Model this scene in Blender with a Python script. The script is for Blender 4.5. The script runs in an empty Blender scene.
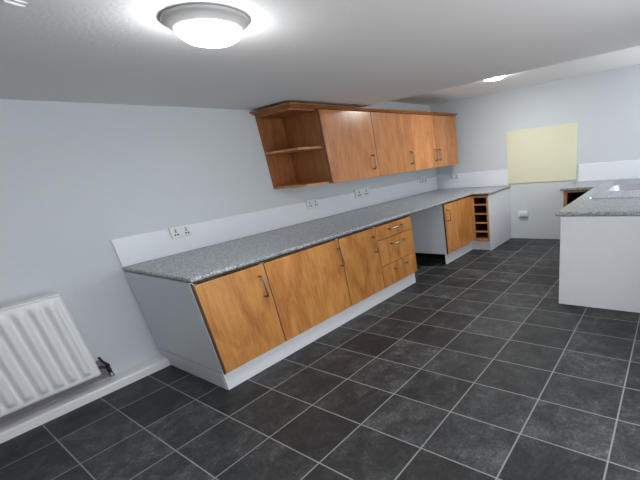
import bpy, bmesh, math, random
from mathutils import Vector, Matrix
random.seed(4)
sc = bpy.context.scene
C = sc.collection

# ------------------------------------------------------------------ helpers
def setp(o, label=None, cat=None, group=None, kind=None):
    if label: o['label'] = label
    if cat: o['category'] = cat
    if group: o['group'] = group
    if kind: o['kind'] = kind
    return o

def thing(name, label, cat, loc, group=None):
    o = bpy.data.objects.new(name, None)
    C.objects.link(o); o.location = loc; o.empty_display_size = .05
    return setp(o, label, cat, group)

def obj(name, bm, m, parent=None, smooth=False, label=None):
    """links the bmesh (world coordinates) as ONE mesh object; origin at the middle of its base"""
    bmesh.ops.recalc_face_normals(bm, faces=bm.faces)
    co = [v.co for v in bm.verts]
    lo = Vector([min(c[i] for c in co) for i in range(3)]); hi = Vector([max(c[i] for c in co) for i in range(3)])
    org = Vector(((lo.x+hi.x)/2, (lo.y+hi.y)/2, lo.z))
    bmesh.ops.translate(bm, verts=bm.verts, vec=-org)
    me = bpy.data.meshes.new(name); bm.to_mesh(me); bm.free()
    if smooth:
        for p in me.polygons: p.use_smooth = True
    me.materials.append(m)
    o = bpy.data.objects.new(name, me); C.objects.link(o)
    if parent is not None:
        o.parent = parent
        pl = Vector(parent.location); pp = parent.parent
        while pp is not None: pl += Vector(pp.location); pp = pp.parent
        o.location = org - pl
    else:
        o.location = org
    if label: o['label'] = label
    return o

def box(bm, x0, x1, y0, y1, z0, z1, bev=0.0, seg=2):
    t = bmesh.new()
    bmesh.ops.create_cube(t, size=1)
    for v in t.verts:
        v.co = Vector(((x0+x1)/2+v.co.x*(x1-x0), (y0+y1)/2+v.co.y*(y1-y0), (z0+z1)/2+v.co.z*(z1-z0)))
    if bev > 0:
        bev = min(bev, .45*min(abs(x1-x0), abs(y1-y0), abs(z1-z0)))
        bmesh.ops.bevel(t, geom=list(t.edges), offset=bev, segments=seg, affect='EDGES', profile=.5)
    me = bpy.data.meshes.new('tmp'); t.to_mesh(me); t.free()
    bm.from_mesh(me); bpy.data.meshes.remove(me)
    return bm

def B(x0, x1, y0, y1, z0, z1, bev=0.003):
    return box(bmesh.new(), x0, x1, y0, y1, z0, z1, bev)

def boxes(lst, bev=0.003):
    bm = bmesh.new()
    for b in lst: box(bm, *b, bev)
    return bm

def tube(bm, pts, r, n=10):
    pts = [Vector(p) for p in pts]
    rings = []
    for i, p in enumerate(pts):
        if i == 0: d = pts[1]-p
        elif i == len(pts)-1: d = p-pts[i-1]
        else: d = (pts[i+1]-p).normalized()+(p-pts[i-1]).normalized()
        d.normalize()
        a = d.orthogonal() if i == 0 else (pa - d*pa.dot(d))
        a.normalize(); pa = a
        b = d.cross(a)
        rr = r[i] if isinstance(r, (list, tuple)) else r
        rings.append([bm.verts.new(p+(a*math.cos(t)+b*math.sin(t))*rr) for t in [2*math.pi*k/n for k in range(n)]])
    for q in range(len(rings)-1):
        for k in range(n):
            bm.faces.new((rings[q][k], rings[q][(k+1) % n], rings[q+1][(k+1) % n], rings[q+1][k]))
    bm.faces.new(rings[0]); bm.faces.new(rings[-1])
    return bm

def lathe(prof, cx, cy, sx=1, sy=1, n=64):
    """profile of (radius, z); an oval when sx != sy"""
    bm = bmesh.new(); rings = []
    for r, z in prof:
        if r < 1e-6: rings.append([bm.verts.new((cx, cy, z))])
        else: rings.append([bm.verts.new((cx+sx*r*math.cos(2*math.pi*k/n), cy+sy*r*math.sin(2*math.pi*k/n), z)) for k in range(n)])
    for a, b in zip(rings, rings[1:]):
        for k in range(n):
            k2 = (k+1) % n
            if len(a) == 1 and len(b) == 1: continue
            if len(a) == 1: bm.faces.new((a[0], b[k], b[k2]))
            elif len(b) == 1: bm.faces.new((a[k], a[k2], b[0]))
            else: bm.faces.new((a[k], a[k2], b[k2], b[k]))
    return bm

def rrect(x0, x1, y0, y1, r, z, n=6):
    out = []
    for cx, cy, a0 in ((x1-r, y1-r, 0), (x0+r, y1-r, 90), (x0+r, y0+r, 180), (x1-r, y0+r, 270)):
        for k in range(n+1):
            a = math.radians(a0+90*k/n)
            out.append((cx+r*math.cos(a), cy+r*math.sin(a), z))
    return out

def loft(loops, cap=None):
    bm = bmesh.new()
    R = [[bm.verts.new(p) for p in l] for l in loops]
    n = len(R[0])
    for a, b in zip(R, R[1:]):
        for k in range(n): bm.faces.new((a[k], a[(k+1) % n], b[(k+1) % n], b[k]))
    if cap: bm.faces.new(R[-1])
    return bm

def poly_prism(pts, z0, z1, bev=0.0):
    bm = bmesh.new()
    a = [bm.verts.new((x, y, z0)) for x, y in pts]; b = [bm.verts.new((x, y, z1)) for x, y in pts]
    n = len(pts)
    bm.faces.new(a); bm.faces.new(b)
    for k in range(n): bm.faces.new((a[k], a[(k+1) % n], b[(k+1) % n], b[k]))
    bmesh.ops.recalc_face_normals(bm, faces=bm.faces)
    if bev: bmesh.ops.bevel(bm, geom=list(bm.edges), offset=bev, segments=3, affect='EDGES', profile=.5)
    return bm

# ------------------------------------------------------------------ materials
def lin(c):
    return tuple((v/255/12.92 if v/255 <= .04045 else ((v/255+.055)/1.055)**2.4) for v in c)+(1,)

class NT:
    def __init__(s, name):
        s.m = bpy.data.materials.new(name); s.m.use_nodes = True
        s.t = s.m.node_tree; s.b = s.t.nodes['Principled BSDF']
    def n(s, typ, **kw):
        nd = s.t.nodes.new(typ)
        for k, v in kw.items():
            if k.startswith('i_'): nd.inputs[k[2:].replace('_', ' ')].default_value = v
            else: setattr(nd, k, v)
        return nd
    def l(s, a, b): s.t.links.new(a, b)
    def math(s, op, a, b=None, c=None):
        nd = s.t.nodes.new('ShaderNodeMath'); nd.operation = op
        for i, v in enumerate((a, b, c)):
            if v is None: continue
            if isinstance(v, (int, float)): nd.inputs[i].default_value = v
            else: s.l(v, nd.inputs[i])
        return nd.outputs[0]
    def ramp(s, fac, stops, interp='LINEAR'):
        nd = s.t.nodes.new('ShaderNodeValToRGB'); nd.color_ramp.interpolation = interp
        e = nd.color_ramp.elements
        while len(e) > 1: e.remove(e[-1])
        e[0].position = stops[0][0]; e[0].color = stops[0][1]
        for p, c in stops[1:]:
            x = e.new(p); x.color = c
        s.l(fac, nd.inputs[0]); return nd.outputs[0]
    def mix(s, fac, a, b, blend='MIX'):
        nd = s.t.nodes.new('ShaderNodeMix'); nd.data_type = 'RGBA'; nd.blend_type = blend
        for i, v in ((0, fac), (6, a), (7, b)):
            if isinstance(v, (int, float)): nd.inputs[i].default_value = v
            elif isinstance(v, tuple): nd.inputs[i].default_value = v
            else: s.l(v, nd.inputs[i])
        return nd.outputs[2]
    def bump(s, h, strength, dist=.01):
        nd = s.n('ShaderNodeBump'); nd.inputs['Strength'].default_value = strength; nd.inputs['Distance'].default_value = dist
        s.l(h, nd.inputs['Height']); s.l(nd.outputs[0], s.b.inputs['Normal'])

def plain(name, c, rough=.5, metal=0, spec=.5, bump=0, bscale=60, var=0):
    t = NT(name)
    t.b.inputs['Roughness'].default_value = rough; t.b.inputs['Metallic'].default_value = metal
    t.b.inputs['Specular IOR Level'].default_value = spec
    tc = t.n('ShaderNodeTexCoord')
    nz = t.n('ShaderNodeTexNoise'); nz.inputs['Scale'].default_value = bscale; nz.inputs['Detail'].default_value = 4
    t.l(tc.outputs['Object'], nz.inputs['Vector'])
    c = lin(c); v = var
    col = t.ramp(nz.outputs[0], [(.3, tuple(x*(1-v) for x in c[:3])+(1,)), (.7, tuple(min(1, x*(1+v)) for x in c[:3])+(1,))])
    t.l(col, t.b.inputs['Base Color'])
    if bump: t.bump(nz.outputs[0], bump, .004)
    return t.m

def wood(name, dark, mid, light, rough=.38):
    t = NT(name)
    tc = t.n('ShaderNodeTexCoord'); oi = t.n('ShaderNodeObjectInfo')
    off = t.n('ShaderNodeVectorMath', operation='SCALE'); off.inputs[0].default_value = (7.3, 11.1, 5.7)
    t.l(oi.outputs['Random'], off.inputs['Scale'])
    add = t.n('ShaderNodeVectorMath', operation='ADD'); t.l(tc.outputs['Object'], add.inputs[0]); t.l(off.outputs[0], add.inputs[1])
    mp = t.n('ShaderNodeMapping'); mp.inputs['Scale'].default_value = (5, 5, 1.6); t.l(add.outputs[0], mp.inputs['Vector'])
    n1 = t.n('ShaderNodeTexNoise'); n1.inputs['Scale'].default_value = 1.3; n1.inputs['Detail'].default_value = 6; n1.inputs['Roughness'].default_value = .62; n1.inputs['Distortion'].default_value = 1.1
    t.l(mp.outputs[0], n1.inputs['Vector'])
    mp2 = t.n('ShaderNodeMapping'); mp2.inputs['Scale'].default_value = (60, 60, 3.5); t.l(add.outputs[0], mp2.inputs['Vector'])
    n2 = t.n('ShaderNodeTexNoise'); n2.inputs['Scale'].default_value = 1; n2.inputs['Detail'].default_value = 3; n2.inputs['Distortion'].default_value = 1.55
    t.l(mp2.outputs[0], n2.inputs['Vector'])
    fac = t.math('ADD', t.math('MULTIPLY', n1.outputs[0], .7), t.math('MULTIPLY', n2.outputs[0], .3))
    col = t.ramp(fac, [(.36, lin(dark)), (.5, lin(mid)), (.64, lin(light))])
    hsv = t.n('ShaderNodeHueSaturation'); t.l(col, hsv.inputs['Color'])
    t.l(t.math('ADD', t.math('MULTIPLY', oi.outputs['Random'], .16), .92), hsv.inputs['Value'])
    t.l(hsv.outputs[0], t.b.inputs['Base Color'])
    t.b.inputs['Roughness'].default_value = rough
    t.bump(n2.outputs[0], .04, .003)
    return t.m

M = {}
M['wall'] = plain('wall_paint', (205, 211, 215), .75, bump=.08, bscale=45, var=.012)
M['wall_far'] = M['wall']
M['ceil'] = plain('ceiling_paint', (226, 225, 225), .85, bump=.25, bscale=55, var=.015)
M['ceil_raised'] = plain('brightened_ceiling_paint', (238, 238, 239), .8, bump=.1, bscale=55, var=.01)  # raised ceiling coloured lighter in place of the stronger light there
M['white'] = plain('white_laminate', (218, 221, 226), .4, var=.01, bscale=8)
M['splash'] = plain('white_gloss_splashback', (232, 236, 242), .28, var=.01, bscale=5)
M['gloss'] = plain('white_gloss_paint', (232, 233, 236), .33, var=.01)
M['plastic'] = plain('white_plastic', (228, 230, 232), .35)
M['switch'] = plain('grey_plastic', (196, 199, 204), .4)
M['holes'] = plain('socket_holes', (30, 30, 32), .6)
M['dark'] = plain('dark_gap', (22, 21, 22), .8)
M['yellow'] = plain('pale_yellow_paint', (224, 222, 194), .7, var=.012, bscale=20, bump=.05)
M['chrome'] = plain('brushed_nickel', (150, 142, 132), .3, 1)
M['steel'] = plain('stainless_steel', (200, 202, 206), .3, 1, var=.03, bscale=14)
M['valve'] = plain('black_plastic', (26, 25, 26), .45)
M['wood'] = wood('beech_door', (160, 100, 48), (188, 127, 66), (206, 148, 84))
M['woodw'] = wood('beech_wall_door', (164, 102, 58), (184, 122, 72), (200, 138, 86), .25)
M['woodin'] = wood('beech_carcass', (118, 68, 34), (146, 90, 46), (164, 106, 58), .5)
M['woodedge'] = wood('beech_edging', (158, 108, 62), (186, 134, 82), (204, 154, 100), .5)
M['woodcor'] = wood('cornice_wood', (112, 66, 34), (146, 92, 48), (170, 112, 62), .4)
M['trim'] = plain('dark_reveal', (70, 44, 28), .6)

def worktop_mat():
    t = NT('speckled_grey_laminate'); tc = t.n('ShaderNodeTexCoord')
    v = t.n('ShaderNodeTexVoronoi'); v.inputs['Scale'].default_value = 140; t.l(tc.outputs['Object'], v.inputs['Vector'])
    n = t.n('ShaderNodeTexNoise'); n.inputs['Scale'].default_value = 90; n.inputs['Detail'].default_value = 5; n.inputs['Roughness'].default_value = .75
    t.l(tc.outputs['Object'], n.inputs['Vector'])
    sep = t.n('ShaderNodeSeparateColor'); t.l(v.outputs['Color'], sep.inputs[0])
    f = t.math('ADD', t.math('MULTIPLY', sep.outputs[0], .55), t.math('MULTIPLY', n.outputs[0], .45))
    col = t.ramp(f, [(.2, lin((76, 81, 85))), (.38, lin((120, 126, 130))), (.55, lin((148, 155, 159))), (.75, lin((198, 203, 206)))])
    t.l(col, t.b.inputs['Base Color']); t.b.inputs['Roughness'].default_value = .3
    return t.m
M['worktop'] = worktop_mat()

OX, OY, TX, TY = 2.3025, .156, .4499, .3320
def floor_mat():
    t = NT('slate_tiles'); g = t.n('ShaderNodeNewGeometry'); s = t.n('ShaderNodeSeparateXYZ'); t.l(g.outputs['Position'], s.inputs[0])
    u = t.math('DIVIDE', t.math('SUBTRACT', s.outputs[0], OX), TX); v = t.math('DIVIDE', t.math('SUBTRACT', s.outputs[1], OY), TY)
    iu, iv = t.math('FLOOR', u), t.math('FLOOR', v)
    du = t.math('MULTIPLY', t.math('ABSOLUTE', t.math('SUBTRACT', t.math('FRACT', t.math('ADD', u, .5)), .5)), TX/1.3)
    dv = t.math('MULTIPLY', t.math('ABSOLUTE', t.math('SUBTRACT', t.math('FRACT', t.math('ADD', v, .5)), .5)), TY)
    d = t.math('MINIMUM', du, dv)
    mr = t.n('ShaderNodeMapRange', interpolation_type='SMOOTHSTEP'); mr.inputs[1].default_value = .0024; mr.inputs[2].default_value = .0044
    mr.inputs[3].default_value = 1; mr.inputs[4].default_value = 0; t.l(d, mr.inputs[0]); grout = mr.outputs[0]
    cb = t.n('ShaderNodeCombineXYZ'); t.l(iu, cb.inputs[0]); t.l(iv, cb.inputs[1])
    wn = t.n('ShaderNodeTexWhiteNoise', noise_dimensions='3D'); t.l(cb.outputs[0], wn.inputs['Vector'])
    # every tile has its own patch of slate
    sc_ = t.n('ShaderNodeVectorMath', operation='SCALE'); sc_.inputs['Scale'].default_value = 9; t.l(wn.outputs['Color'], sc_.inputs[0])
    ad = t.n('ShaderNodeVectorMath', operation='ADD'); t.l(g.outputs['Position'], ad.inputs[0]); t.l(sc_.outputs[0], ad.inputs[1])
    n1 = t.n('ShaderNodeTexNoise'); n1.inputs['Scale'].default_value = 5; n1.inputs['Detail'].default_value = 10; n1.inputs['Roughness'].default_value = .7; n1.inputs['Distortion'].default_value = .7
    t.l(ad.outputs[0], n1.inputs['Vector'])
    n2 = t.n('ShaderNodeTexNoise'); n2.inputs['Scale'].default_value = 55; n2.inputs['Detail'].default_value = 6; n2.inputs['Roughness'].default_value = .75; n2.inputs['Distortion'].default_value = .8
    t.l(ad.outputs[0], n2.inputs['Vector'])
    f = t.math('ADD', t.math('MULTIPLY', n1.outputs[0], .5), t.math('MULTIPLY', n2.outputs[0], .5))
    base = t.ramp(f, [(.4, lin((20, 21, 23))), (.48, lin((38, 40, 42))), (.55, lin((58, 60, 61))), (.66, lin((98, 100, 101)))])
    hs = t.n('ShaderNodeHueSaturation'); t.l(base, hs.inputs['Color'])
    t.l(t.math('ADD', t.math('MULTIPLY', wn.outputs['Value'], 1.1), .45), hs.inputs['Value'])
    col = t.mix(grout, hs.outputs[0], lin((136, 136, 136)))
    t.l(col, t.b.inputs['Base Color'])
    t.l(t.math('ADD', t.math('MULTIPLY', n2.outputs[0],   .3), .42), t.b.inputs['Roughness'])
    h = t.math('SUBTRACT', t.math('MULTIPLY', f, 1.0), t.math('MULTIPLY', grout, .25))
    t.bump(h, .25, .006)
    return t.m
M['floor'] = floor_mat()

def emit(name, c, st):
    t = NT(name); t.b.inputs['Base Color'].default_value = lin((235, 238, 240))
    t.b.inputs['Emission Color'].default_value = c; t.b.inputs['Emission Strength'].default_value = st
    return t.m
M['lamp'] = emit('lit_opal_glass', (.97, .99, 1, 1), 52)
M['spot'] = emit('lit_spot_lens', (.97, .99, 1, 1), 78)
M['lampbase'] = plain('lamp_base_paint', (186, 185, 185), .5)

# ------------------------------------------------------------------ setting
L = 4.99; XR = 4.12; YB = -3.2; ZC = 2.113; ZH = 2.31; YE = 2.66
def struct(name, bm, m): return setp(obj(name, bm, m), kind='structure')
struct('floor', B(-.1, XR+.1, YB, L+.1, -.1, 0, 0), M['floor'])
struct('wall_left', B(-.1, 0, YB, L+.1, 0, ZH+.1, 0), M['wall'])
struct('wall_far', B(0, XR, L, L+.1, 0, ZH+.1, 0), M['wall'])
# unseen right wall; wide opening and window added to let in fill light
struct('wall_right', boxes([(XR, XR+.1, 1.6, L+.1, 0, 1.0), (XR, XR+.1, 1.6, 2.68, 1.0, ZH+.1), (XR, XR+.1, YB, -1.5, 0, ZH+.1), (XR, XR+.1, 4.9, L+.1, 1.0, ZH+.1), (XR, XR+.1, 2.68, 4.9, 2.29, ZH+.1), (XR, XR+.1, -1.5, 1.6, 2.08, ZH+.1)], 0), M['wall'])
setp(obj('added_window_1', boxes([(XR+.03, XR+.08, 2.7, 2.75, 1.0, 2.29), (XR+.03, XR+.08, 4.85, 4.9, 1.0, 2.29), (XR+.03, XR+.08, 2.75, 4.85, 1.0, 1.05), (XR+.03, XR+.08, 2.75, 4.85, 2.26, 2.29), (XR+.03, XR+.08, 3.78, 3.82, 1.05, 2.26)], .003), M['gloss']), kind='structure')
struct('wall_near', B(0, XR, YB-.1, YB, 0, ZH+.1, 0), M['wall'])
struct('ceiling', B(0, XR, YB, YE, ZC, ZH+.1, 0), M['ceil'])
struct('ceiling_raised', B(0, XR, YE, L, ZH, ZH+.1, 0), M['ceil_raised'])
# skirting: moulded top
def skirting(y0, y1):
    prof = [(0, 0), (.145, 0), (.145, .056), (.138, .066), (.12, .070), (.10, .073), (0, .076)]
    bm = bmesh.new()
    a = [bm.verts.new((x, y0, z)) for x, z in prof]; b = [bm.verts.new((x, y1, z)) for x, z in prof]
    for k in range(len(prof)): bm.faces.new((a[k], a[(k+1) % len(prof)], b[(k+1) % len(prof)], b[k]))
    bm.faces.new(a); bm.faces.new(b)
    return bm
struct('baseboard_left', skirting(YB, -.002), M['gloss'])
# small flake of peeling paint on the ceiling
bm = bmesh.new()
for (x, y, w) in ((1.80, -.44, .0045), (1.835, -.44, .003)):
    tube(bm, [(x, y-.05, ZC-.001), (x-.012, y-.014, ZC-.002), (x-.02, y+.006, ZC)], [w, w, w*.4], 6)
setp(obj('paint_flake', bm, M['ceil']), 'small flake of white paint peeling from the ceiling near the top left corner', 'paint flake')

# ------------------------------------------------------------------ handles
def bar_handle(parent, p, axis, out, length, r=.0075, reach=.055):
    """D bar: p = centre on the face, axis = 'y' or 'z' along the bar, out = +x"""
    bm = bmesh.new(); h = length/2; x, y, z = p
    def q(a, o): return (x+o, y+a, z) if axis == 'y' else (x+o, y, z+a)
    pts = [q(-h+.012, 0), q(-h+.012, reach*.7), q(-h+.02, reach*.95), q(-h+.035, reach), q(h-.035, reach), q(h-.02, reach*.95), q(h-.012, reach*.7), q(h-.012, 0)]
    tube(bm, pts, r, 8)
    return obj('handle', bm, M['chrome'], parent, smooth=True, label='brushed metal bar handle')

# ------------------------------------------------------------------ base units, left wall
XD = 1.1216; XC = 1.10; Z0, Z1 = .1495, .862
def carcass_bm(y0, y1, xc=XC, x0=.004):
    return boxes([(x0, xc, y0, y0+.02, Z0, Z1-.002), (x0, xc, y1-.02, y1, Z0, Z1-.002), (x0, xc, y0+.02, y1-.02, Z0, Z0+.02),
                  (x0, x0+.015, y0+.02, y1-.02, Z0+.02, Z1-.002), (x0+.6, xc-.03, y0+.02, y1-.02, Z1-.022, Z1-.002)], .001)
def door(t, y0, y1, hy, z0=Z0, z1=Z1-.018, mat='wood'):
    d = obj('door', B(XC+.001, XD, y0+.005, y1-.005, z0+.002, z1, .004), M[mat], t)
    if hy is not None: bar_handle(d, (XD-.002, hy, .678), 'z', 1, .19)
    return d
G = 'beech base units along the left wall'
bands = [(.0, .535, .470, 'wide beech base cabinet door unit at the near end of the speckled worktop, beside white end panel'),
         (.535, 1.332, 1.297, 'widest beech base cabinet under the speckled worktop, second from the near end'),
         (1.332, 1.8655, 1.80, 'narrow beech base cabinet directly left of the three drawers')]
bands[0] = (.0, .535, .470, 'beech base cabinet at the near end of the long worktop, with white end panel')
for i, (y0, y1, hy, lab) in enumerate(bands):
    t = thing('base_cabinet', lab, 'cabinet', (.55, (y0+y1)/2, Z0), G)
    obj('carcass', carcass_bm(y0+(.022 if i == 0 else .001), y1-.001), M['white'], t)
    obj('shadow_strip', B(XC-.028, XC+.014, y0+(.022 if i == 0 else .001), y1-.001, Z1-.010, Z1+.004, .001), M['trim'], t, label='dark brown strip for the shadow under the worktop')  # dark strip coloured in as the shadow below the worktop edge
    if i == 0:
        obj('end_panel', B(.004, XC+.004, 0, .021, Z0+.006, Z1+.004, .002), M['white'], t, label='plain white end panel')
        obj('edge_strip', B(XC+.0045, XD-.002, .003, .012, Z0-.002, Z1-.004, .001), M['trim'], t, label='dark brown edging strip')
    door(t, y0+(.011 if i == 0 else 0), y1, hy)
t = thing('drawer_unit', 'beech drawer unit with three drawers and metal bar handles beside the empty gap', 'drawers', (.55, 2.19, Z0), G)
y0, y1 = 1.8655, 2.523
obj('carcass', carcass_bm(y0+.001, y1-.001), M['white'], t)
obj('shadow_strip', B(XC-.028, XC+.014, y0+.001, y1-.001, Z1-.010, Z1+.004, .001), M['trim'], t, label='dark brown strip for the shadow under the worktop')
for za, zb, hz in ((.695, Z1-.018, .788), (.402, .689, .617), (Z0+.002, .396, .330)):
    bm = boxes([(XC+.001, XD, y0+.004, y1-.004, za, zb)], .004)
    d = obj('drawer', bm, M['wood'], t)
    box_bm = boxes([(.5, XC, y0+.04, y1-.04, za+.03, za+.045), (.5, XC, y0+.04, y0+.055, za+.045, zb-.05), (.5, XC, y1-.055, y1-.04, za+.045, zb-.05)], .001)
    obj('drawer_box', box_bm, M['white'], d)
    bar_handle(d, (XD-.002, 2.19, hz), 'y', 1, .26)
# kickboard under the run, with its return at the near end
XP = 1.085
bm = boxes([(XP-.02, XP, .004, 2.50, 0, Z0-.002), (.004, XP-.02, .0, .02, 0, Z0-.004)], .002)
setp(obj('kickboard', bm, M['white']), 'long white kickboard on the dark tiles below the beech base cabinets and drawers', 'kickboard')

# corner unit with door, and wine rack turned to face the room
YA, YW = 3.296, 4.131
t = thing('base_cabinet', 'single door beech corner cabinet between the empty gap and the wine rack', 'cabinet', (.55, 3.7, Z0), G)
obj('carcass', carcass_bm(YA+.003, YW-.002, XC), M['white'], t, label='white cabinet body with bare white side')
obj('shadow_strip', B(XC-.028, XC+.014, YA+.003, YW-.004, Z1-.010, Z1+.004, .001), M['trim'], t, label='dark brown strip for the shadow under the worktop')
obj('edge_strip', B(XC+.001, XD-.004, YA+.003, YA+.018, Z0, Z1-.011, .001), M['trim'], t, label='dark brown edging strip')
d = obj('door', B(XC+.001, XD, YA+.02, YW-.006, Z0+.002, Z1-.012, .004), M['wood'], t)
bar_handle(d, (XD-.002, 3.375, .695), 'z', 1, .17)
XW = 1.405
t = thing('wine_rack', 'narrow open wooden wine rack with five dark slots at the end of the corner counter', 'wine rack', (1.26, YW, Z0), None)
obj('frame', boxes([(XD-.012, XD+.035, YW, L-.03, Z0, Z1-.01), (XW-.03, XW, YW, L-.03, Z0, Z1-.01), (XD+.035, XW-.03, YW, L-.03, Z0, Z0+.035), (XD+.035, XW-.03, YW, L-.03, Z1-.04, Z1-.01)], .002), M['woodedge'], t)
for z in (.300, .437, .579, .718):
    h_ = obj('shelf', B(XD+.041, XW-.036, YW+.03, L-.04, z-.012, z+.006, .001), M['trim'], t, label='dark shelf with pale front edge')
    obj('front_edge', B(XD+.036, XW-.031, YW+.004, YW+.029, z-.014, z+.008, .002), M['woodedge'], h_)
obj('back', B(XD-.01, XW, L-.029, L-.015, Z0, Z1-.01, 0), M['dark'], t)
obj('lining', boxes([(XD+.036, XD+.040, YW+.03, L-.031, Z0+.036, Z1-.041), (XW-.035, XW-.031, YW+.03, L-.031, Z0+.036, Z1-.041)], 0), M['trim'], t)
obj('end_panel', B(XW+.001, XW+.022, YW-.006, L-.004, .0, Z1-.004, .002), M['white'], t, label='plain white end panel reaching the floor')
bm = boxes([(XP-.02, XP, YA+.004, YW+.03, 0, Z0-.002), (XP, XW, YW+.03, YW+.05, 0, Z0-.002)], .002)
setp(obj('kickboard', bm, M['white']), 'short white kickboard below the corner cabinet and wine rack', 'kickboard')

# worktop: one L-shaped slab with a rounded front edge
D = 1.137; H = .90
bm = poly_prism([(.001, 0), (D, 0), (D, 4.112), (1.445, 4.112), (1.445, L-.001), (.001, L-.001)], Z1+.006, H, .014)
setp(obj('worktop', bm, M['worktop']), 'long speckled grey worktop running along the left wall to the far corner', 'worktop')

# splashbacks
setp(obj('splashback', B(.001, .016, .004, L-.02, H+.001, 1.131, .003), M['splash']), 'long white splashback strip along the left wall above the speckled worktop', 'splashback')
setp(obj('splashback', B(.018, 1.40, L-.015, L-.001, H+.001, 1.155, .003), M['splash']), 'short white splashback strip on the far wall left of the pale yellow panel', 'splashback')
setp(obj('splashback', B(2.53, XR-.002, L-.015, L-.001, H+.001, 1.15, .003), M['splash']), 'white splashback strip on the far wall right of the pale yellow panel, behind the sink', 'splashback')
setp(obj('wall_panel', B(1.40, 2.50, L-.014, L-.001, .925, 1.726, .002), M['yellow']), 'pale yellow rectangular panel on the far wall between the two counters', 'panel')

# ------------------------------------------------------------------ sockets
def socket(name, label, face, a, z, w, h, group, gangs=2, d=.02):
    """face 'x': on the left wall at y=a; face 'y': on the far wall at x=a"""
    if face == 'x':
        base = .0165
        P = lambda u0, u1, z0, z1, d0, d1: (base+d0, base+d1, a+u0, a+u1, z+z0, z+z1)
        loc = (base, a, z-h/2)
    else:
        base = L-.0155
        P = lambda u0, u1, z0, z1, d0, d1: (a+u0, a+u1, base-d1, base-d0, z+z0, z+z1)
        loc = (a, base, z-h/2)
    t = thing(name, label, 'socket', loc, group)
    obj('face_plate', box(bmesh.new(), *P(-w/2, w/2, -h/2, h/2, 0, d), .006), M['plastic'], t)
    for g in range(gangs):
        c = (-w/4+g*w/2) if gangs == 2 else 0
        s = w/8
        obj('rocker_switch', box(bmesh.new(), *P(c-s*.9*(1 if g else -1)-s*.35 if False else c-s*.35, c+s*.35, h*.16, h*.36, d, d+.006), .002), M['switch'], t)
        hm = bmesh.new()
        for (hu, hz, hw, hh) in ((0, .06, .2, .16), (-.5, -.22, .3, .11), (.5, -.22, .3, .11)):
            box(hm, *P(c+hu*s-hw*s, c+hu*s+hw*s, h*(hz-hh*.6), h*(hz+hh*.6), d-.001, d+.001), 0)
        obj('pin_holes', hm, M['holes'], t)
    return t
SG = 'double sockets over the worktop'
socket('wall_socket', 'white double socket on the left splashback near the near end of the worktop', 'x', .505, 1.087, .175, .098, SG)
socket('wall_socket', 'white double socket on the left splashback just below the first wall cabinet door', 'x', 2.02, 1.10, .175, .105, SG)
socket('wall_socket', 'wide white double socket on the left splashback midway along under the wall cabinets', 'x', 2.92, 1.11, .29, .12, SG)
socket('wall_socket', 'white double socket on the left splashback closest to the far corner', 'x', 4.50, 1.12, .20, .11, SG)
socket('wall_socket', 'white double socket on the far wall in the corner under the wall cabinets', 'y', .385, 1.105, .21, .10, SG)
t = thing('cooker_outlet', 'white outlet box low on the far wall under the pale yellow panel', 'outlet', (1.66, L, .35))
obj('face_plate', B(1.575, 1.745, L-.04, L-.001, .372, .470, .008), M['plastic'], t)
obj('cable_cover', B(1.62, 1.735, L-.055, L-.041, .385, .43, .006), M['switch'], t)

# ------------------------------------------------------------------ wall cabinets
ZB, ZT = 1.325, 2.056; XF = .60; XK = .575
WG = 'beech wall cabinets on the left wall'
ya, yb, yc, yd, ye, yf = 1.565, 1.89, 2.69, 3.49, 4.10, 4.785
t = thing('shelf_unit', 'open beech end shelf unit on the left wall with one middle shelf', 'shelf', (.3, 1.72, ZB), WG)
obj('back', B(.002, .018, ya, yb-.002, ZB, ZT, .001), M['woodin'], t)
obj('side_panel', B(.018, XF-.004, yb-.02, yb-.002, ZB, ZT, .001), M['woodin'], t)
def clip(y0, y1, z0, z1, x1):
    r = .035
    return poly_prism([(.019, y0), (x1-r, y0), (x1-.4*r, y0+.25*r), (x1, y0+r), (x1, y1), (.019, y1)], z0, z1, .0)
obj('base_board', clip(ya, yb-.021, ZB, ZB+.022, .565), M['woodedge'], t)
obj('shelf', clip(ya+.002, yb-.021, 1.682, 1.702, .555), M['woodedge'], t)
obj('top_board', clip(ya, yb-.021, ZT-.02, ZT, .565), M['woodin'], t)
obj('edge_strip', B(XF-.004, XF+.004, yb-.022, yb-.001, ZB, ZT, .001), M['trim'], t)
def wcab(y0, y1, doors, lab):
    t = thing('wall_cabinet', lab, 'cabinet', (.3, (y0+y1)/2, ZB), WG)
    obj('carcass', boxes([(.002, XK, y0, y0+.018, ZB, ZT), (.002, XK, y1-.018, y1, ZB, ZT), (.002, XK, y0+.018, y1-.018, ZB, ZB+.018), (.002, XK, y0+.018, y1-.018, ZT-.018, ZT), (.002, .014, y0+.018, y1-.018, ZB+.018, ZT-.018)], .001), M['woodin'], t)
    obj('underside', B(.004, XK-.004, y0+.002, y1-.002, ZB-.006, ZB, 0), M['white'], t, label='white underside')
    for (a, b, hy) in doors:
        d = obj('door', B(XK+.002, XF, a+.003, b-.003, ZB-.008, ZT-.006, .004), M['woodw'], t)
        bar_handle(d, (XF-.002, hy, 1.495), 'z', 1, .175, .008, .05)
wcab(yb, yc-.001, [(yb, yc, yc-.10)], 'single door beech wall cabinet beside the open end shelf')
wcab(yc, yd-.001, [(yc, yd, yd-.09)], 'single door beech wall cabinet in the middle of the wall run')
wcab(yd, yf, [(yd, ye, ye-.05), (ye, yf, ye+.06)], 'double door beech wall cabinet with paired handles at the far end of the run')
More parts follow.
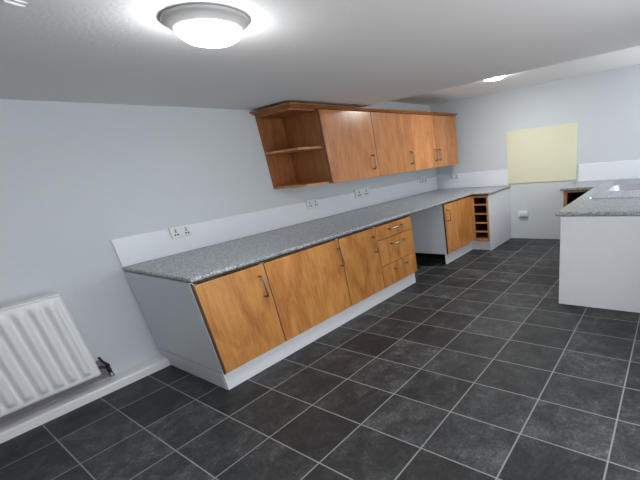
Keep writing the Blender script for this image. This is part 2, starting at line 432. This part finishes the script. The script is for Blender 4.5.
# cornice, swept round the near end and along the front
def sweep(path, prof):
    """path: list of (x, y, nx, ny) corner points with outward mitre; prof: (out, z)"""
    bm = bmesh.new()
    R = [[bm.verts.new((x+o*nx, y+o*ny, z)) for o, z in prof] for x, y, nx, ny in path]
    n = len(prof)
    for a, b in zip(R, R[1:]):
        for k in range(n): bm.faces.new((a[k], a[(k+1) % n], b[(k+1) % n], b[k]))
    bm.faces.new(R[0]); bm.faces.new(R[-1])
    return bm
prof = [(-.05, ZT+.001), (.004, ZT+.001), (.008, ZT+.006), (.020, ZT+.014), (.038, ZT+.021), (.040, ZT+.023), (.040, ZT+.033), (-.05, ZT+.033)]
path = [(.001, ya, 0, -1), (XF-.02, ya, 1, -1), (XF, ya+.03, 1, 0), (XF, yf, 1, 1), (.001, yf, 0, 1)]
path = [(.001, ya, 0, -1.3), (XF, ya, 1, -1.3), (XF, yf, 1, .5), (.001, yf, 0, .5)]
setp(obj('cornice', sweep(path, prof), M['woodcor']), 'moulded wooden cornice along the top of the wall cabinets', 'cornice')

# ------------------------------------------------------------------ radiator
M['visible'] = plain('purple_grey_wall', (140, 133, 142), .9, var=.05, bscale=30)
struct('trim_1', B(.0005, .003, YB, -.37, .078, .24, 0), M['visible'])  # wall strip below the radiator, coloured darker purple-grey
t = thing('radiator', 'white ribbed panel radiator on the left wall above the skirting', 'radiator', (.1, -1.0, .17))
RY0, RY1, RZ0, RZ1, RX = -1.62, -.447, .18, .845, .175
def rad_front():
    bm = bmesh.new()
    pitch = .0785; ny = int((RY1-RY0)/.006); nz = 40; V = []
    def sm(a): a = max(0, min(1, a)); return a*a*(3-2*a)
    for j in range(nz+1):
        z = RZ0+(RZ1-RZ0)*j/nz; row = []
        e = sm((z-RZ0-.03)/.035)*sm((RZ1-.03-z)/.035)
        for i in range(ny+1):
            y = RY0+(RY1-RY0)*i/ny
            q = ((RY1-.030-y)/pitch) % 1.0
            inside = 1 if RY0+.03 < y < RY1-.03 else 0
            w = sm((.5-abs(q-.5))/.42)           # wide raised rib, narrow groove
            row.append(bm.verts.new((RX+.030*w*e*inside-.008*(1-w)*e*inside, y, z)))
        V.append(row)
    for j in range(nz):
        for i in range(ny): bm.faces.new((V[j][i], V[j][i+1], V[j+1][i+1], V[j+1][i]))
    # turned edges to the back
    ring = [V[0][i] for i in range(ny+1)]+[V[j][ny] for j in range(1, nz+1)]+[V[nz][i] for i in range(ny-1, -1, -1)]+[V[j][0] for j in range(nz-1, 0, -1)]
    back = [bm.verts.new((RX-.03, v.co.y, v.co.z)) for v in ring]
    n = len(ring)
    for k in range(n): bm.faces.new((ring[k], ring[(k+1) % n], back[(k+1) % n], back[k]))
    bm.faces.new(back)
    return bm
o = obj('front_panel', rad_front(), M['gloss'], t, smooth=True)
obj('rear_panel', B(.06, .085, RY0, RY1, RZ0, RZ1, .008), M['gloss'], t)
bm = boxes([(.06, RX+.012, RY0-.004, RY1+.006, RZ1, RZ1+.012)], .004)
obj('top_grille', bm, M['gloss'], t)
obj('side_cover', B(.086, RX+.004, RY1, RY1+.006, RZ0+.01, RZ1, .002), M['gloss'], t)
obj('bracket', B(.001, .06, -.62, -.58, .3, .7, .002), M['gloss'], t)
obj('bracket', B(.001, .06, -1.5, -1.46, .3, .7, .002), M['gloss'], t)
bm = bmesh.new()
VY = -.378; VX = .11
tube(bm, [(VX, RY1, .215), (VX, RY1+.035, .215), (VX, VY-.02, .205), (VX, VY, .19)], [.010, .012, .011, .012], 12)
tube(bm, [(VX, VY, .20), (VX, VY, .165), (VX, VY, .15)], [.013, .015, .011], 12)
v = obj('valve', bm, M['valve'], t, smooth=True, label='dark radiator valve')
bm = tube(bmesh.new(), [(VX, VY, .195), (VX, VY+.004, .215), (VX-.005, VY-.012, .25), (VX-.008, VY-.02, .285), (VX-.008, VY-.02, .295)], [.015, .014, .009, .008, .009], 12)
obj('spindle', bm, M['valve'], v, smooth=True)
bm = tube(bmesh.new(), [(VX, VY, .15), (VX, VY, .12), (VX, VY, .115)], [.015, .015, .02], 12)
obj('pipe', bm, M['chrome'], t, smooth=True, label='short metal pipe down to the skirting')

# ------------------------------------------------------------------ right-hand units
RXL = 2.935; RYN = 2.345
t = thing('sink_cabinet', 'white base unit end panel under the sink worktop at the right edge of the photo', 'cabinet', (3.5, 3.6, 0))
obj('end_panel', B(RXL, XR-.003, RYN, RYN+.022, .002, Z1-.002, .002), M['white'], t)
obj('carcass', boxes([(RXL+.024, XR-.003, RYN+.024, RYN+.044, Z0, Z1-.004), (RXL+.024, XR-.003, 4.95, 4.97, Z0, Z1-.004), (RXL+.024, XR-.003, RYN+.044, 4.95, Z0, Z0+.02), (XR-.018, XR-.003, RYN+.044, 4.95, Z0+.02, Z1-.004)], .001), M['white'], t)
for y0, y1 in ((RYN+.026, 3.2), (3.2, 4.1)):
    obj('door', B(RXL+.002, RXL+.022, y0+.003, y1-.003, Z0+.002, Z1-.014, .003), M['wood'], t, label='beech door')
obj('kickboard', B(RXL+.06, RXL+.08, RYN+.024, 4.2, 0, Z0-.002, .002), M['white'], t)
WXL = 2.892
t_y0, t_y1 = 3.66, 4.23; bx0, bx1 = 3.12, 3.86
def slab_hole(x0, x1, y0, y1, z0, z1, hx0, hx1, hy0, hy1):
    bm = bmesh.new()
    def ring(a, b, c, d, z): return [bm.verts.new(p) for p in ((a, c, z), (b, c, z), (b, d, z), (a, d, z))]
    e = .010
    loops = [ring(x0+e, x1-e, y0+e, y1-e, z0), ring(x0+.003, x1-.003, y0+.003, y1-.003, z0+.003), ring(x0, x1, y0, y1, z0+e), ring(x0, x1, y0, y1, z1-e), ring(x0+.003, x1-.003, y0+.003, y1-.003, z1-.003), ring(x0+e, x1-e, y0+e, y1-e, z1),
             ring(hx0, hx1, hy0, hy1, z1), ring(hx0, hx1, hy0, hy1, z0)]
    loops.append(loops[0])
    for a, b in zip(loops, loops[1:]):
        for k in range(4): bm.faces.new((a[k], a[(k+1) % 4], b[(k+1) % 4], b[k]))
    return bm
setp(obj('worktop', slab_hole(WXL, XR-.002, 2.333, L-.001, Z1+.002, H, bx0-.012, bx1+.012, t_y0-.012, t_y1+.012), M['worktop']), 'pale grey worktop holding the steel sink at the right edge of the photo', 'worktop')
setp(obj('worktop', poly_prism([(2.452, 4.215), (WXL-.001, 4.215), (WXL-.001, L-.001), (2.452, L-.001)], Z1, H, .008), M['worktop']), 'short grey worktop strip on the far wall over the open wood-edged cabinet', 'worktop')
# sink
t = thing('sink', 'stainless steel sink with bowl and drainer set in the right worktop', 'sink', (3.5, 3.8, H))
sx0, sx1, sy0, sy1 = 3.02, 3.97, 3.09, 4.72
lo = [rrect(sx0, sx1, sy0, sy1, .06, H+.0005), rrect(sx0+.003, sx1-.003, sy0+.003, sy1-.003, .058, H+.011), rrect(sx0+.02, sx1-.02, sy0+.015, sy1-.015, .05, H+.012), rrect(sx0+.032, sx1-.032, sy0+.025, sy1-.025, .045, H+.006),
      rrect(bx0-.008, bx1+.008, t_y0-.006, t_y1+.006, .09, H+.006), rrect(bx0, bx1, t_y0, t_y1, .085, H+.001)]
obj('rim', loft(lo), M['steel'], t, smooth=True)
lo = [rrect(bx0, bx1, t_y0, t_y1, .085, H+.001), rrect(bx0+.012, bx1-.012, t_y0+.01, t_y1-.01, .08, H-.06), rrect(bx0+.03, bx1-.03, t_y0+.025, t_y1-.025, .08, H-.15), rrect(bx0+.09, bx1-.09, t_y0+.08, t_y1-.08, .06, H-.175), rrect(3.46, 3.52, 3.92, 3.97, .02, H-.178)]
obj('bowl', loft(lo, cap=True), M['steel'], t, smooth=True)
bm = bmesh.new()
for k in range(7):
    x = 3.20+k*.1
    tube(bm, [(x, 3.20, H+.006), (x, 3.24, H+.009), (x, 3.54, H+.008), (x, 3.58, H+.005)], .008, 6)
obj('drainer_ridges', bm, M['steel'], t, smooth=True)
obj('overflow', lathe([(0, H-.177), (.03, H-.177), (.032, H-.1775)], 3.49, 3.945, n=24), M['dark'], t)
# open, wood-edged base cabinet on the far wall
t = thing('open_cabinet', 'open wood-edged base cabinet with dark inside, on the far wall left of the sink', 'cabinet', (2.7, 4.6, 0))
obj('end_panel', B(2.475, 2.497, 4.235, L-.018, .0, Z1-.002, .002), M['white'], t, label='plain white end panel')
x0, x1, yy = 2.499, 2.925, 4.24
obj('frame', boxes([(x0, x0+.045, yy, 4.95, Z0, Z1-.004), (x1-.045, x1, yy, 4.95, Z0, Z1-.004), (x0+.045, x1-.045, yy, 4.95, Z1-.028, Z1-.004), (x0+.045, x1-.045, yy, 4.95, Z0, Z0+.025)], .002), M['woodedge'], t)
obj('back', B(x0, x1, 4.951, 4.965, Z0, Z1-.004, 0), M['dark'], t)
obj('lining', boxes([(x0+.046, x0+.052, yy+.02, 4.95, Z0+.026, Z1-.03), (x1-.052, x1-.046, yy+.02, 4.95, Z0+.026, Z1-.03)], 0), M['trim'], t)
obj('kickboard', B(x0, x1, yy+.05, yy+.07, 0, Z0-.002, .002), M['white'], t)

# ------------------------------------------------------------------ lamps
LX, LY = 2.02, .065
t = thing('ceiling_light', 'round white flush ceiling light with glowing opal dome at the top of the photo', 'ceiling light', (LX, LY, ZC))
obj('base', lathe([(0, ZC-.001), (.168, ZC-.001), (.169, ZC-.006), (.164, ZC-.013), (.150, ZC-.022), (.136, ZC-.036), (.130, ZC-.040), (.0, ZC-.040)], LX, LY, 1.06, .95), M['lampbase'], t, smooth=True)
pr_ = [(.124*math.cos(a)**.6, ZC-.041-.044*math.sin(a)) for a in [math.pi/2*k/12 for k in range(12)]]+[(0, ZC-.085)]
obj('diffuser', lathe(pr_, LX, LY, 1.05, .95), M['lamp'], t, smooth=True)
SX, SY = 1.765, 3.70
t = thing('ceiling_light', 'small round downlight glowing at the raised ceiling edge above the yellow panel', 'ceiling light', (SX, SY, ZH))
obj('trim_ring', lathe([(.17, ZH-.001), (.172, ZH-.004), (.165, ZH-.01), (.15, ZH-.012), (.145, ZH-.008), (.145, ZH-.001)], SX, SY, 1, .85), M['lampbase'], t, smooth=True)
obj('lens', lathe([(.144, ZH-.003), (.14, ZH-.016), (.12, ZH-.028), (.07, ZH-.038), (0, ZH-.042)], SX, SY, 1, .85), M['spot'], t, smooth=True)

# soft fill light through the added openings of the right wall
w = bpy.data.worlds.new('World'); sc.world = w; w.use_nodes = True
w.node_tree.nodes['Background'].inputs[0].default_value = (.95, .975, 1, 1)
w.node_tree.nodes['Background'].inputs[1].default_value = 1.55

# ------------------------------------------------------------------ camera
cam = bpy.data.cameras.new('camera'); co = bpy.data.objects.new('camera', cam); C.objects.link(co)
f, px, py = 360.4461, 438.9685, 299.7603
yaw, pitch, roll = (math.radians(a) for a in (33.783, -21.6795, -6.2817))
cam.sensor_fit = 'HORIZONTAL'; cam.sensor_width = 36; cam.lens = f*36/640
cam.shift_x = (320-px)/640; cam.shift_y = (py-240)/640
cam.clip_start = .02
fw = Vector((-math.sin(yaw)*math.cos(pitch), math.cos(yaw)*math.cos(pitch), math.sin(pitch)))
r0 = Vector((math.cos(yaw), math.sin(yaw), 0)); u0 = r0.cross(fw)
r = math.cos(roll)*r0+math.sin(roll)*u0; u = -math.sin(roll)*r0+math.cos(roll)*u0
mw = Matrix((r, u, -fw)).transposed().to_4x4(); mw.translation = Vector((3.7741, -1.0310, 1.4837))
co.matrix_world = mw
sc.camera = co
vs = sc.view_settings
vs.view_transform = 'Standard'; vs.look = 'None'; vs.gamma = 1; vs.use_curve_mapping = False; vs.exposure = .87
